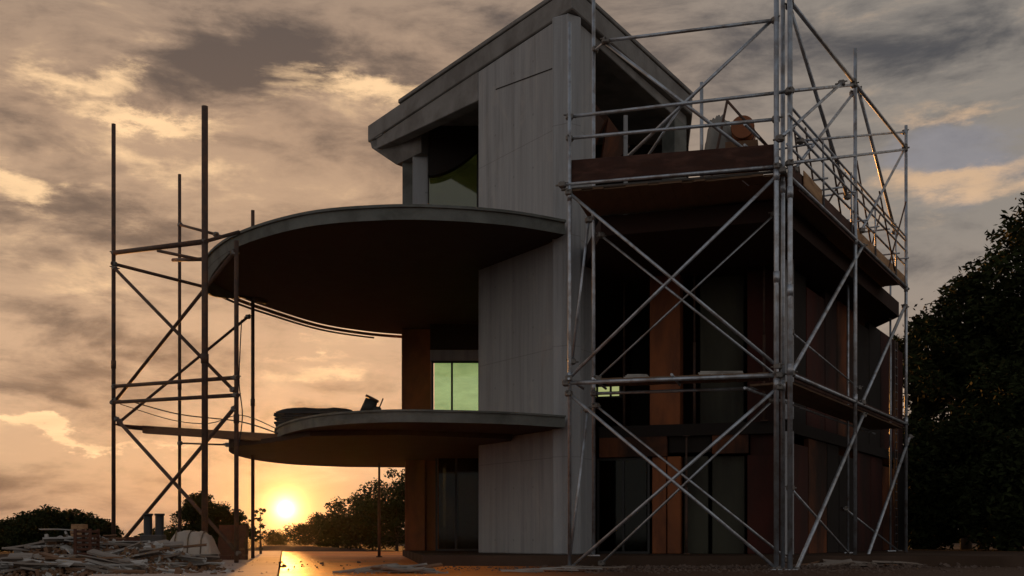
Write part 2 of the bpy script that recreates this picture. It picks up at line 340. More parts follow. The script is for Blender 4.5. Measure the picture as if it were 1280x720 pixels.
# side skirt hanging under the roof on the left: stepped concrete beam and the eave wedge
bm = NB(); wallseg(bm, pl(A, uL, 11.0), pl(A, uL, WL + .003), .4, (14.05, 13.55), 14.417); bevel(bm, .02); bp('beam', bm, 'cast')
q = pl(A, uL, 11.0)
bm = NB()
a0 = V(-4.85, 38.75, 14.3); vs = [V(-4.9, 38.7, 14.41), V(-4.85, 38.75, 14.2), V(-3.95, 38.2, 13.45), V(-3.0, 37.0, 13.45), V(-3.0, 37.0, 14.41)]
front = [bm.verts.new(v) for v in vs]; back = [bm.verts.new(v + V(.9, 1.2, 0)) for v in vs]
bm.faces.new(front); bm.faces.new(back[::-1])
for i in range(5): bm.faces.new((front[i], front[(i + 1) % 5], back[(i + 1) % 5], back[i]))
bp('eave', bm, 'cast')
# upper piers, left
bm = NB(); box(bm, (-3.72, 38.0, 8.92), (-3.3, 38.5, 14.41)); bevel(bm, .02); bp('pier', bm, 'slab')
bm = NB(); box(bm, (-3.32, 37.4, 8.92), (-2.8, 37.95, 14.41)); bevel(bm, .02); bp('pier', bm, 'concrete')
# right side fascia skirt and end fin of the roof storey
bm = NB(); e0 = pl(A, uR, 1.56); e1 = pl(A, uR, 8.15); wallseg(bm, e0, e1, .4, (14.2, 14.05), 14.417); bevel(bm, .02); bp('beam', bm, 'cast')
bm = NB(); wallseg(bm, pl(A, uR, 7.3), pl(A, uR, 8.3), .45, 8.6, 14.417); bevel(bm, .02); bp('pier', bm, 'slab')
bm = NB(); p = pl(A, uR, 3.6); box(bm, (p[0] - .06, p[1], 8.6), (p[0] + .06, p[1] + .12, 12.9)); bp('post', bm, 'concrete')
# folded plywood lining panels inside the roof storey
bm = NB(); a1 = pl(A, uR, 1.7); a2 = pl(A, uR, 3.5); i1 = Vector((-.861, .508)) * .5
vs = [V(a1[0] + i1.x, a1[1] + i1.y, 13.1), V(a2[0] + i1.x, a2[1] + i1.y, 12.9), V(a2[0] + 2.2 * i1.x, a2[1] + 2.2 * i1.y, 11.8), V(a1[0] + 1.2 * i1.x, a1[1] + 1.2 * i1.y, 10.9)]
f1 = [bm.verts.new(v) for v in vs]; f2 = [bm.verts.new(v + V(-.05, .05, 0)) for v in vs]; bm.faces.new(f1); bm.faces.new(f2[::-1])
for i in range(4): bm.faces.new((f1[i], f1[(i + 1) % 4], f2[(i + 1) % 4], f2[i]))
bp('lining_panel', bm, 'patchy')
bm = NB(); a1 = pl(A, uR, 3.5); a2 = pl(A, uR, 5.0)
vs = [V(a1[0] + i1.x, a1[1] + i1.y, 12.9), V(a2[0] + i1.x, a2[1] + i1.y, 12.5), V(a1[0] + i1.x * 1.6, a1[1] + i1.y * 1.6, 11.2)]
f1 = [bm.verts.new(v) for v in vs]; f2 = [bm.verts.new(v + V(-.05, .05, 0)) for v in vs]; bm.faces.new(f1); bm.faces.new(f2[::-1])
for i in range(3): bm.faces.new((f1[i], f1[(i + 1) % 3], f2[(i + 1) % 3], f2[i]))
bp('lining_panel', bm, 'patchy')
# inner walls that close the rooms
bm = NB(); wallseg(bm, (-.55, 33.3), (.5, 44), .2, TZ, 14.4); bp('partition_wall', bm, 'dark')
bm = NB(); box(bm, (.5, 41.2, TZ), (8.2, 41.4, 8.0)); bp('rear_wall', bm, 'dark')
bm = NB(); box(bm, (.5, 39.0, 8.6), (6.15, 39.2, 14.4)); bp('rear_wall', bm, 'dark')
# slabs ---------------------------------------------------------------
can = [(1.37, 29.0), (0, 28.2), (-1.6, 27.75), (-3.2, 27.7), (-5.2, 28.3), (-7.3, 30.1), (-8.75, 32.4), (-9.25, 34.2), (-8.95, 36.3), (-8.2, 38.4), (-7.0, 41.0), (-5.5, 42.5), (-4.1, 43.2)]
cs = spline([V(x, y, 0) for x, y in can], 6)
def ring(sl, r):       # push outline outwards from the centre
    c = V(-3, 35, 0); return [(p + (p - c).normalized() * r) for p in sl]
cpts = [(p.x, p.y) for p in cs] + [(-1.0, 43.2), (-.2, 36.0), (.95, 29.95)]
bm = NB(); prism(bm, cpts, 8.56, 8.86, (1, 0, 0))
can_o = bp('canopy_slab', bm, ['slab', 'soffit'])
def strip(pts, z0, z1, t0, t1, taper=False):
    bm = NB(); o = ring(pts, t1); i_ = ring(pts, t0); V0 = [[bm.verts.new((p.x, p.y, z)) for p in s] for s, z in ((o, z0), (o, z1), (i_, z1), (i_, z0))]
    n = len(pts)
    if taper:
        for j in range(n):
            for row in (V0[0], V0[3]): row[j].co.z = z1 - (z1 - z0) * math.sin(math.pi * j / (n - 1)) - .002
    for k in range(4):
        a_, b_ = V0[k], V0[(k + 1) % 4]
        for j in range(n - 1):
            f = bm.faces.new((a_[j], a_[j + 1], b_[j + 1], b_[j])); f.smooth = False
    bm.faces.new([V0[k][0] for k in range(4)]); bm.faces.new([V0[k][-1] for k in range(4)][::-1])
    return bm
bp('edge_trim', strip(cs, 8.862, 8.93, -.12, .06), 'slab', can_o)
bp('drop_panel', strip(cs[31:50], 8.10, 8.558, -.06, -.005, True), 'slab', can_o)
bp('formwork_strip', strip(cs[46:], 8.42, 8.52, .0, .05), 'tan', can_o)
bp('formwork_strip', strip(cs[44:68], 8.33, 8.38, .03, .10), 'wood', can_o)
bp('formwork_strip', strip(cs[54:72], 8.44, 8.47, .06, .14), 'wood_b', can_o)
bal = [(1.37, 29.0), (0, 28.2), (-1.6, 27.75), (-3.2, 27.7), (-5.0, 28.8), (-6.5, 31.4), (-7.2, 34.4), (-7.5, 37.6), (-7.2, 40.5), (-6.0, 42.4), (-4.1, 43.2)]
bs = spline([V(x, y, 0) for x, y in bal], 6)
bpts = [(p.x, p.y) for p in bs] + [(-1.0, 43.2), (-.2, 36.0), (.95, 29.95)]
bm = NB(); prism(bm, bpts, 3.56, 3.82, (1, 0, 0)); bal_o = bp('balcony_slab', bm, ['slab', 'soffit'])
bp('edge_trim', strip(bs[:42], 3.822, 3.87, -.1, .05), 'slab', bal_o)
tier = spline([V(x, y, 0) for x, y in [(-5.4, 29.9), (-6.9, 31.9), (-8.35, 33.5), (-9.0, 36.0), (-8.9, 39.0), (-8.0, 41.4), (-6.3, 42.7)]], 5)
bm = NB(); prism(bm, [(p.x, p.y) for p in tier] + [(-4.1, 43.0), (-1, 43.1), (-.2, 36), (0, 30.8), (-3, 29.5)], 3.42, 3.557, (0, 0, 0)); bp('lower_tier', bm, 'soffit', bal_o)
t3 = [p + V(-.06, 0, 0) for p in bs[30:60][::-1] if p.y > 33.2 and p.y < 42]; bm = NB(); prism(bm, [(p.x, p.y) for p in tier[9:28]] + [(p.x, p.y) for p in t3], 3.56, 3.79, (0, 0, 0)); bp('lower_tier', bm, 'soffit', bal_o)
# recessed facade, left: brown piers, windows
bm = NB(); box(bm, (-4.14, 42.0, 3.825), (-3.05, 42.7, 8.555)); bevel(bm, .02); bp('pier', bm, 'corten')
bm = NB(); box(bm, (-3.72, 38.9, TZ), (-3.02, 39.6, 3.555)); bevel(bm, .02); bp('pier', bm, 'corten')
bm = NB(); box(bm, (-3.0, 39.2, TZ), (-2.45, 39.8, 3.555)); bevel(bm, .02); bp('pier', bm, 'corten')
def window(y, x0, x1, z0, z1, mulls, glassm, fr=.07, dirv=None):
    bm = NB()
    box(bm, (x0, y, z0), (x0 + fr, y + .12, z1)); box(bm, (x1 - fr, y, z0), (x1, y + .12, z1))
    box(bm, (x0 + fr + .001, y + .002, z1 - fr), (x1 - fr - .001, y + .118, z1)); box(bm, (x0 + fr + .001, y + .002, z0), (x1 - fr - .001, y + .118, z0 + fr))
    for mx_ in mulls: box(bm, (mx_ - fr / 2, y + .004, z0 + fr + .001), (mx_ + fr / 2, y + .11, z1 - fr - .001))
    w = bp('window', bm, 'frame')
    edges = [x0 + fr] + list(mulls) + [x1 - fr]
    for a_, b_ in zip(edges[:-1], edges[1:]):
        bm = NB(); box(bm, (a_ + .036, y + .05, z0 + fr + .002), (b_ - .036, y + .06, z1 - fr - .002)); obj('pane', bm, glassm, w)
    return w
window(41, -2.95, -.35, 3.825, 7.2, (-2.2, -1.2), 'glass_green')
bm = NB(); box(bm, (-3.0, 41.0, 7.21), (-1.0, 41.5, 7.6)); bp('lintel', bm, 'concrete')
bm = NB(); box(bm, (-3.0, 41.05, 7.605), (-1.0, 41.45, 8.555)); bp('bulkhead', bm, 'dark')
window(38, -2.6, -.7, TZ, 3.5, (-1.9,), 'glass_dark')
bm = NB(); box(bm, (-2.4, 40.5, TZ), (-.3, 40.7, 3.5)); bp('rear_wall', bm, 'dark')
window(37.6, -2.9, -.2, 8.93, 14.35, (-1.15,), 'glass_dim')
# curved dark bulkhead over the upper window
bm = NB(); pts = []
for i in range(13):
    t_ = i / 12; pts.append((-2.78 + 2.1 * t_, 12.75 + 1.35 * t_ ** 1.8))
lo = [bm.verts.new((x, 37.2, z)) for x, z in pts]; hi_ = [bm.verts.new((x, 37.2, 14.4)) for x, z in pts]
lo2 = [bm.verts.new((x, 37.5, z)) for x, z in pts]; hi2 = [bm.verts.new((x, 37.5, 14.4)) for x, z in pts]
for i in range(12):
    bm.faces.new((lo[i], lo[i + 1], hi_[i + 1], hi_[i])); bm.faces.new((lo2[i + 1], lo2[i], hi2[i], hi2[i + 1])); bm.faces.new((lo2[i], lo2[i + 1], lo[i + 1], lo[i])); bm.faces.new((hi_[i], hi_[i + 1], hi2[i + 1], hi2[i]))
bm.faces.new((lo[0], hi_[0], hi2[0], lo2[0])); bm.faces.new((lo[-1], lo2[-1], hi2[-1], hi_[-1]))
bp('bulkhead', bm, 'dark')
# right wing -----------------------------------------------------------
WA = Vector((2.3, 30.9)); WB = Vector((7.4, 29.3)); sd = Vector((.508, .861))
WC = WB + sd * 15.2
wf = (WB - WA).normalized(); wn = Vector((-wf.y, wf.x))
def wing(s, d): p = WA + wf * s + wn * d; return (p.x, p.y)
wing_poly = [tuple(WA), tuple(WB), tuple(WC), (WC.x - 5, WC.y + 2.2), (1.3, 41)]
bm = NB(); ov = [(2.15, 27.1), (6.25, 25.75), (12.75, 36.9), (12.4, 41.5), (7.6, 42.4), (1.3, 41)]
prism(bm, ov, 8.0, 8.47, (1, 1, 0)); bp('wing_roof', bm, ['slab', 'soffit'])
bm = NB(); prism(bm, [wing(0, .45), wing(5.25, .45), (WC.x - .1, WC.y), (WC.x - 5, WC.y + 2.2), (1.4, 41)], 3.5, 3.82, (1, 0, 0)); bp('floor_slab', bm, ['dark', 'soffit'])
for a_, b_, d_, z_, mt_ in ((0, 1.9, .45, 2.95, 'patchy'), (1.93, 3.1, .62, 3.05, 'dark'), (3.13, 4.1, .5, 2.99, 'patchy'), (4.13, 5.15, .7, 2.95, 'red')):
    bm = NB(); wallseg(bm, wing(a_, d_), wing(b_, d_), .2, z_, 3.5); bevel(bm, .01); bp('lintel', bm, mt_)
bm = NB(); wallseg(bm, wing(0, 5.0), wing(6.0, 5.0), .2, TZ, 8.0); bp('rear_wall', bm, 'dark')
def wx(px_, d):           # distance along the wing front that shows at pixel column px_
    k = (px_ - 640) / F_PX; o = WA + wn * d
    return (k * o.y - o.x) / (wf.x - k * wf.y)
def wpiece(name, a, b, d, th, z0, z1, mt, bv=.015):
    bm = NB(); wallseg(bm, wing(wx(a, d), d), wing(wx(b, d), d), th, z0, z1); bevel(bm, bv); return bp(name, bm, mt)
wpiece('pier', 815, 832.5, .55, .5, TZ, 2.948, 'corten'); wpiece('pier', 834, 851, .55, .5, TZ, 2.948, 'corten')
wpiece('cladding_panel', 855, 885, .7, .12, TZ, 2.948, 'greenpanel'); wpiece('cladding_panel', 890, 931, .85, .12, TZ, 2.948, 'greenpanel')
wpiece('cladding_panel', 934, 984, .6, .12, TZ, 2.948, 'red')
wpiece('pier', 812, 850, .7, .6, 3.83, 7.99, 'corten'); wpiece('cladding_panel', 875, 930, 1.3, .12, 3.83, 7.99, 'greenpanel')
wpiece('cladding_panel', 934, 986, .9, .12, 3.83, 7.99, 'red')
# front glazing of the wing, ground floor
def wglass(a, b, d, z0, z1, mulls, g, fr=.06):
    bm = NB(); sa, sb = wx(a, d), wx(b, d); ax = (wf.x, wf.y, 0); ay = (wn.x, wn.y, 0)
    def seg(s0, s1, y0, y1, th=.1):
        p = wing((s0 + s1) / 2, d + .05); obox(bm, (p[0], p[1], (y0 + y1) / 2), ax, ay, (0, 0, 1), s1 - s0, th, y1 - y0)
    seg(sa, sa + fr, z0, z1); seg(sb - fr, sb, z0, z1); seg(sa + fr + .001, sb - fr - .001, z1 - fr, z1, .096); seg(sa + fr + .001, sb - fr - .001, z0, z0 + fr, .096)
    ms = [wx(q_, d) for q_ in mulls]
    for q_ in ms: seg(q_ - fr / 2, q_ + fr / 2, z0 + fr + .001, z1 - fr - .001, .092)
    w = bp('window', bm, 'frame'); ed = [sa + fr] + ms + [sb - fr]
    for s0, s1 in zip(ed[:-1], ed[1:]):
        bm = NB(); p = wing((s0 + s1) / 2, d + .05); obox(bm, (p[0], p[1], (z0 + z1) / 2), ax, ay, (0, 0, 1), s1 - s0 - .07, .01, z1 - z0 - 2 * fr - .004); obj('pane', bm, g, w)
wglass(746, 812, .6, TZ, 2.94, (779,), 'glass_dark')
wglass(737, 777, 1.6, 4.76, 5.14, (746, 763), 'glass_sky_glow', .05)  # added window; its glow stands for sky seen through the building
# wing side wall, in tall red-brown panels, and its corner post
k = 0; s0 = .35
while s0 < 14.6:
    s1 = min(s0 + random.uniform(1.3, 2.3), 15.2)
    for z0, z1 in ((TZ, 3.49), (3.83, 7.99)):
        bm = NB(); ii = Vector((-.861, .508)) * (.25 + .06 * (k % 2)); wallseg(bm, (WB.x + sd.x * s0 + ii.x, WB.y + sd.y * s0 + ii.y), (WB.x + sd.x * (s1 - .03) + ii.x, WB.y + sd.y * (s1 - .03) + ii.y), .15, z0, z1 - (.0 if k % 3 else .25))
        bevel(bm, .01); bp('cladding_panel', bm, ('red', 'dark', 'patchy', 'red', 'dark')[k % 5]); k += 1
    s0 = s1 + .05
bm = NB(); box(bm, (WB.x - .28, WB.y + .02, TZ), (WB.x - .02, WB.y + .28, 3.498)); bp('post', bm, 'concrete')
bm = NB(); box(bm, (WB.x - .28, WB.y + .02, 3.822), (WB.x - .02, WB.y + .28, 7.998)); bp('post', bm, 'concrete')

# debris and props standing about inside the wing
def site_prop(p, z0, z1, label):
    o = empty('prop', V(p[0], p[1], z0), label, 'prop', 'steel props inside the open wing')
    bm = NB(); tube(bm, (p[0], p[1], z0 + .02), (p[0], p[1], (z0 + z1) / 2 + .2), .04); obj('tube', bm, 'steel_dark', o)
    bm = NB(); tube(bm, (p[0], p[1], (z0 + z1) / 2 + .2), (p[0], p[1], z1 - .02), .028); obj('inner_tube', bm, 'steel_dark', o)
    for z_ in (z0, z1 - .02):
        bm = NB(); box(bm, (p[0] - .09, p[1] - .09, z_), (p[0] + .09, p[1] + .09, z_ + .018)); obj('plate', bm, 'steel_dark', o)
for px_, d_, z0, z1, lb in ((858, .45, TZ, 3.5, 'steel prop on the ground floor of the wing in front of the olive panels'), (798, 1.2, TZ, 3.5, 'steel prop on the ground floor of the wing behind the dark glazing'), (868, .9, 3.82, 8.0, 'steel prop on the upper floor of the wing between brown pier and olive panel'), (780, 1.4, 3.82, 8.0, 'steel prop on the upper floor of the wing in the dark opening'), (955, .3, 3.82, 8.0, 'steel prop on the upper floor of the wing before the red panel')):
    site_prop(wing(wx(px_, d_), d_), z0, z1, lb)
# the lone prop under the round balcony
pr = empty('prop', at(474, 686, 40.5) * 1, 'thin steel prop standing alone under the round balcony slab', 'prop'); pr.location.z = .02
bm = NB(); tube(bm, (pr.location.x, 40.5, .06), (pr.location.x, 40.5, 2.1), .055); obj('tube', bm, 'steel_dark', pr)
bm = NB(); tube(bm, (pr.location.x, 40.5, 2.1), (pr.location.x, 40.5, 3.52), .04); obj('inner_tube', bm, 'steel_dark', pr)
bm = NB(); box(bm, (pr.location.x - .1, 40.4, .02), (pr.location.x + .1, 40.6, .06)); obj('base_plate', bm, 'steel_dark', pr)
bm = NB(); box(bm, (pr.location.x - .1, 40.4, 3.52), (pr.location.x + .1, 40.6, 3.556)); obj('head_plate', bm, 'steel_dark', pr)

# ------------------------------------------------------------------ scaffolding helpers
def member(root, name, a, b, r, mt='steel', ext=0.0):
    a = Vector(a); b = Vector(b); d = (b - a).normalized() * ext
    bm = NB(); tube(bm, a - d, b + d, r); return obj(name, bm, mt, root)
def standard(root, x, y, z1, r, mt='steel', z0=.0, joints=()):
    bm = NB(); tube(bm, (x, y, z0 + .05), (x, y, z1), r, 12)
    for jz in joints: tube(bm, (x, y, jz - .12), (x, y, jz + .12), r * 1.22, 12)
    s = obj('standard', bm, mt, root)
    if z0 < .3:
        bm = NB(); box(bm, (x - .14, y - .14, z0), (x + .14, y + .14, z0 + .03)); tube(bm, (x, y, z0 + .03), (x, y, z0 + .2), r * .7); obj('base_plate', bm, mt, s)
    return s
def coupler(root, p, s=.16):
    bm = NB(); p = Vector(p)
    a_ = random.uniform(0, 3)
    ax = V(math.cos(a_), math.sin(a_) , 0)
    obox(bm, p, ax, (-ax.y, ax.x, 0), (0, 0, 1), s, s * .9, s * .85); bevel(bm, s * .18)
    tube(bm, p + ax * s * .3, p + ax * s * .95, s * .13, 6); tube(bm, p - ax * s * .3 + V(0, 0, s * .2), p - ax * s * .85 + V(0, 0, s * .2), s * .11, 6)
    return obj('coupler', bm, 'coupler', root)

# ------------------------------------------------------------------ main scaffold
FA = V(1.3, 25.2, 0); FB = V(5.95, 24.0, 0)
fd = (FB - FA).normalized(); fn = V(-fd.y, fd.x, 0)       # fn points away from the viewer
SD = V(.508, .861, 0)
G = empty('scaffold', (4, 25, 0), 'tall steel tube scaffold wrapped round the right corner of the concrete building', 'scaffold')
def onplane(px_, py_, o, n):
    r = V((px_ - 640) / F_PX, 1, (HOR - py_) / F_PX); cam_ = V(0, 0, EYE)
    t_ = (o - cam_).dot(n) / r.dot(n); return cam_ + r * t_
def pf(x, y, off=0.0): return onplane(x, y, FA + fn * off, fn)
sn = V(-SD.y, SD.x, 0)                                     # points inwards (left)
def ps(x, y, off=0.0): return onplane(x, y, FB + sn * off, sn)
OFF2 = 1.62
R1, R2, R3 = .047, .038, .030
def xy(p): return p.x, p.y
# standards: front row
p = pf(712, 400); standard(G, *xy(p), 12.3, .042, joints=(4.3, 8.4))
c1 = pf(970.5, 400); c2 = pf(978.5, 400, .28); c3 = pf(987.5, 400)
standard(G, *xy(c1), 13.6, .058, joints=(4.0, 8.5, 6.3)); standard(G, *xy(c2), 13.2, .05, joints=(4.0, 8.3)); standard(G, *xy(c3), 13.6, .058, joints=(4.3, 8.1, 6.0))
i1_ = pf(742, 400, OFF2); standard(G, *xy(i1_), 14.6, .042, joints=(4.3, 8.4), z0=.27)
s1_ = ps(1069, 400); standard(G, *xy(s1_), 12.9 + .45, .05, joints=(4.3, 8.4)); s2_ = ps(1132.5, 400); standard(G, *xy(s2_), 13.4, .05, joints=(4.3, 8.4))
t1_ = ps(1060, 400, 1.0); standard(G, *xy(t1_), 9.9, .035, z0=.27); t2_ = ps(1113, 400, 1.0); standard(G, *xy(t2_), 9.9, .035, z0=.27)
fi = pf(877, 103, OFF2); standard(G, *xy(fi), fi.z, .042, z0=8.6)
JO = []
def mem(name, a, b, r, mt='steel', cp=True, ext=.08):
    member(G, name, a, b, r, mt, ext)
    if cp: JO.extend([a, b])
# front face
mem('guard_rail', pf(757, 51, .05), pf(969, 25, .05), R2)
mem('guard_rail', pf(712, 146, .06), pf(988, 114, .06), R2)
mem('guard_rail', pf(712, 173, .06), pf(970, 149, .06), R2)
mem('brace', pf(757, 54, .1), pf(924, 182, .1), R2, cp=False)
mem('brace', pf(963, 27, .14), pf(789, 192, .14), R2, cp=False)
mem('brace', pf(851, 133, .3), pf(812, 192, .3), R3, cp=False)
mem('ledger', pf(703, 231, -.02), pf(972, 208, -.02), R2, ext=.05)
mem('ledger', pf(706, 237, .12), pf(968, 215, .12), R3, 'coupler', cp=False)
mem('ledger', pf(707, 479), pf(973, 469), R1, ext=.0)
mem('brace', pf(711, 241), pf(972, 458), R2); mem('brace', pf(978, 213), pf(711, 473), R2)
mem('brace', pf(711, 492), pf(972, 712), R2); mem('brace', pf(973, 484), pf(712, 711), R2)
mem('brace', pf(751, 294, OFF2), pf(970, 469, OFF2), R3); mem('brace', pf(968, 268, OFF2), pf(747, 473, OFF2), R3 * .8)
mem('brace', pf(745, 507, OFF2), pf(986, 700, OFF2), R3); mem('brace', pf(966, 500, OFF2), pf(752, 704, OFF2), R3)
mem('brace', pf(736, 275, .5), pf(715, 452, .5), R3); mem('brace', pf(735, 512, .6), pf(711, 710, .02), R3)
mem('ledger', pf(742, 492, OFF2), pf(985, 484, OFF2), R2)
for xx, yy in ((712, 479), (742, 479), (840, 474), (972, 469)):
    a_ = pf(xx, yy, 0); bb = a_ + fn * OFF2; member(G, 'transom', a_ - fn * .1 + V(0, 0, .09), bb + V(0, 0, .09), R3)
# node stub
mem('brace', pf(757, 52, .1), pf(744, 62, OFF2), R3)
# side face, braces and rails
mem('brace', ps(988, 2), ps(1067, 102), R1); mem('brace', ps(1067, 102), ps(1131, 183), R1)
mem('brace', ps(987, 8, .1), ps(1059, 246, .1), R1); mem('brace', ps(1073, 112, .1), ps(1119, 290, .1), R1)
mem('guard_rail', ps(986, 114), ps(1067, 106), R2); mem('guard_rail', ps(987, 204), ps(1131, 187), R2); mem('guard_rail', ps(1000, 176, .05), ps(1131, 165, .05), R3)
mem('brace', ps(975, 173), ps(1052, 104), R2); mem('brace', ps(993, 212, .08), ps(1066, 117, .08), R2); mem('brace', ps(1131, 186), ps(1077, 288), R2)
mem('brace', ps(987, 144, -.06), ps(1131, 300, -.06), R3, cp=False)
def sline(z, off, y0=24.0, y1=34.7, name='guard_rail', r=R3, mt='steel'):
    f = lambda yy: V(FB.x + SD.x / SD.y * (yy - 24.0), yy, z) + sn * off
    return member(G, name, f(y0), f(y1), r, mt)
for z_, o_ in ((9.55, .02), (9.15, .06), (10.0, .03), (9.3, 1.0), (9.75, 1.0)): sline(z_, o_)
sline(8.42, -.02, name='ledger', r=R2); sline(8.55, 1.05, name='ledger'); 
sline(4.22, .0, name='ledger', r=R2); sline(3.98, 1.0, name='ledger')
for k_ in range(9):
    yy = 25.2 + k_ * 1.15; c = V(FB.x + SD.x / SD.y * (yy - 24.0), yy, 0)
    zz = (9.55, 9.15, 9.3)[k_ % 3]
    member(G, 'transom', c + V(0, 0, zz) - sn * .1, c + sn * 1.15 + V(0, 0, zz + .02), R3 * .8)
    if k_ % 2: member(G, 'transom', c + V(0, 0, 8.5), c + sn * .02 + V(0, 0, 10.05), R3 * .8)
mem('brace', ps(1078, 308), ps(989, 467), R1); mem('brace', ps(1131, 383), ps(1078, 503), R1)
mem('brace', ps(1079, 519), ps(995, 713), R1); mem('brace', ps(1137, 546), ps(1082, 703), R1)
mem('brace', ps(989, 415, .9), ps(1073, 485, .9), R3 * .8); mem('brace', ps(988, 610, .3), ps(1071, 703, .3), R3); mem('brace', ps(1056, 636, .9), ps(1125, 690, .9), R3)
rr = random.Random(21)
for k_ in range(9):
    y0 = rr.uniform(26.5, 32.5); y1 = y0 + rr.uniform(.8, 2.2); z0 = 8.55; z1 = rr.uniform(9.6, 11.2)
    if rr.random() < .5: z0, z1 = z1, z0
    fq = lambda yy, z, off: V(FB.x + SD.x / SD.y * (yy - 24.0), yy, z) + sn * off
    o_ = rr.uniform(0, 1.1); member(G, 'brace', fq(y0, z0, o_), fq(y1, z1, o_ + rr.uniform(-.2, .2)), R3 * .8, 'steel_dark')
for p_ in JO[:70]: coupler(G, p_, .165)
# decks
def planks(name, o, du, dv, nu, lv, z, mt='deck', gap=.012, w=.25, th=.045):
    bm = NB(); o = Vector(o)
    for i in range(nu):
        j = random.uniform(-.04, .04); zz = z + random.uniform(-.004, .004)
        c = o + du * ((i + .5) * w) + dv * (lv / 2 + j); c.z = zz
        obox(bm, c, du, dv, (0, 0, 1), w - gap, lv, th)
    return obj(name, bm, mt, G)
zt = 8.55
planks('deck', FA + fn * .12, fd, fn, 19, 2.05, zt, gap=.003)
o_ = V(FB.x, FB.y, 0) + sn * .06 + SD * .4
planks('deck', o_, sn, SD, 5, 11.8, zt - .01, w=.2, gap=.003)
planks('deck', pf(745, 480) * 1 + fn * .55, fd, fn, 15, 1.05, 4.32)
o_ = V(FB.x, FB.y, 0) + sn * .1 + SD * .5
planks('deck', o_, sn, SD, 4, 11.6, 4.1, w=.24)
# toe boards
def board(name, a, b, h, th, mt, n):
    bm = NB(); a = Vector(a); b = Vector(b); d = b - a; obox(bm, (a + b) / 2, d, n, V(0, 0, 1), d.length, th, h); bevel(bm, .006); return obj(name, bm, mt, G)
a_ = pf(713, 216, .07); b_ = pf(970, 196.5, .07)
board('toe_board', a_, b_, .56, .04, 'toe', fn)
f = lambda yy, z, off: V(FB.x + SD.x / SD.y * (yy - 24.0), yy, z) + sn * off
board('toe_board', f(24.25, 8.66, .05), f(29.0, 8.66, .05), .24, .03, 'toe', sn); board('toe_board', f(29.05, 8.66, .05), f(34.6, 8.66, .05), .24, .03, 'tan', sn)
board('fascia_board', f(24.6, 8.42, .02), f(34.6, 8.42, .02), .2, .03, 'toe', sn)
board('plywood_patch', f(24.9, 8.7, .0), f(26.2, 8.66, .0), .34, .02, 'tan', sn)
board('toe_board', f(24.5, 4.22, .06), f(34.6, 4.22, .06), .2, .03, 'toe', sn)

# ------------------------------------------------------------------ left scaffold
G2 = empty('scaffold', (-8.5, 33, 0), 'thin dark scaffold standing in front of the sunset at the rim of the round canopy', 'scaffold')
G = G2
def zoff(px_, py_, y): return at(px_, py_, y)
YA, YB, YC, YD, YE = 33.5, 37.5, 29.0, 29.6, 36.6
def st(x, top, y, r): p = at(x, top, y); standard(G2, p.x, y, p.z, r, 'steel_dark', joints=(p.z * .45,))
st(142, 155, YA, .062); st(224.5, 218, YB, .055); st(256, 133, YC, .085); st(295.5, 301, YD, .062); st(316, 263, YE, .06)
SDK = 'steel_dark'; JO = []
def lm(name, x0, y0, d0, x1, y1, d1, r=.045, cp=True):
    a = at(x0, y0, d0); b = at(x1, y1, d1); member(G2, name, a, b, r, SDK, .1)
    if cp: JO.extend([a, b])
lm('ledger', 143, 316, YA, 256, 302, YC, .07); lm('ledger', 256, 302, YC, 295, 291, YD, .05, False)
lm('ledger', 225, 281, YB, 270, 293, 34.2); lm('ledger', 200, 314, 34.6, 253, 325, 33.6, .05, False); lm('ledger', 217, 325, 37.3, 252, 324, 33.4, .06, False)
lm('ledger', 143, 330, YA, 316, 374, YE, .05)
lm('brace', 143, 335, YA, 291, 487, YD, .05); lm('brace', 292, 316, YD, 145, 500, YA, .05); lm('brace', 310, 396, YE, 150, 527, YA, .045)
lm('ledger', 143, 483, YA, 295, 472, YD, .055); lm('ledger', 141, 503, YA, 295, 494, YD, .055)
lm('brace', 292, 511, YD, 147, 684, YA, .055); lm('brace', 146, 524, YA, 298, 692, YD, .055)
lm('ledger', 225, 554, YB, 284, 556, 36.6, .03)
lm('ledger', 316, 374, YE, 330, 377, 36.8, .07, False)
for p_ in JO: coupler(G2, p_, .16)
# walkway boards out to the balcony
bm = NB()
for k_ in range(5):
    a = at(146, 531, YA) + V(0, .24 * k_, 0); b = at(300, 544, 33.6) + V(0, .24 * k_, -.02 * k_); d = b - a
    obox(bm, (a + b) / 2, d, V(0, 1, 0), V(0, 0, 1), d.length, .22, .05)
obj('deck', bm, 'toe', G2)
bm = NB(); a = at(180, 537, YA + .2); b = at(352, 548, 32.2); d = b - a; obox(bm, (a + b) / 2 , d, V(0, 1, 0), V(0, 0, 1), d.length, .3, .22); obj('deck_beam', bm, 'wood_c', G2)
def rope(name, pts, r, mt, label, cat, parent=None):
    s = spline(pts, 6); bm = NB()
    for a, b in zip(s[:-1], s[1:]): tube(bm, a, b, r, 6)
    o = obj(name, bm, mt, parent)
    if not parent: tag(o, label, cat)
    return o
rope('rope', [at(150, 505, YA), at(215, 525, 33.4), at(262, 529, 33.2), at(302, 519, 33), at(350, 538, 31.8)], .014, 'rope', 'thin slack rope strung from the left scaffold to the balcony edge', 'rope')
rope('hose', [at(168, 503, YA), at(225, 518, 33.4), at(300, 527, 33), at(348, 542, 31.8)], .02, 'black', 'dark slack hose sagging below the rope beside the left scaffold', 'hose')
rope('cable', [at(302, 400, 30.4), at(300, 440, 30.3), at(299, 480, 30.3), at(303, 520, 30.4), at(298, 560, 30.4)], .016, 'black', 'loose black cable hanging down beside a left scaffold pole', 'cable')

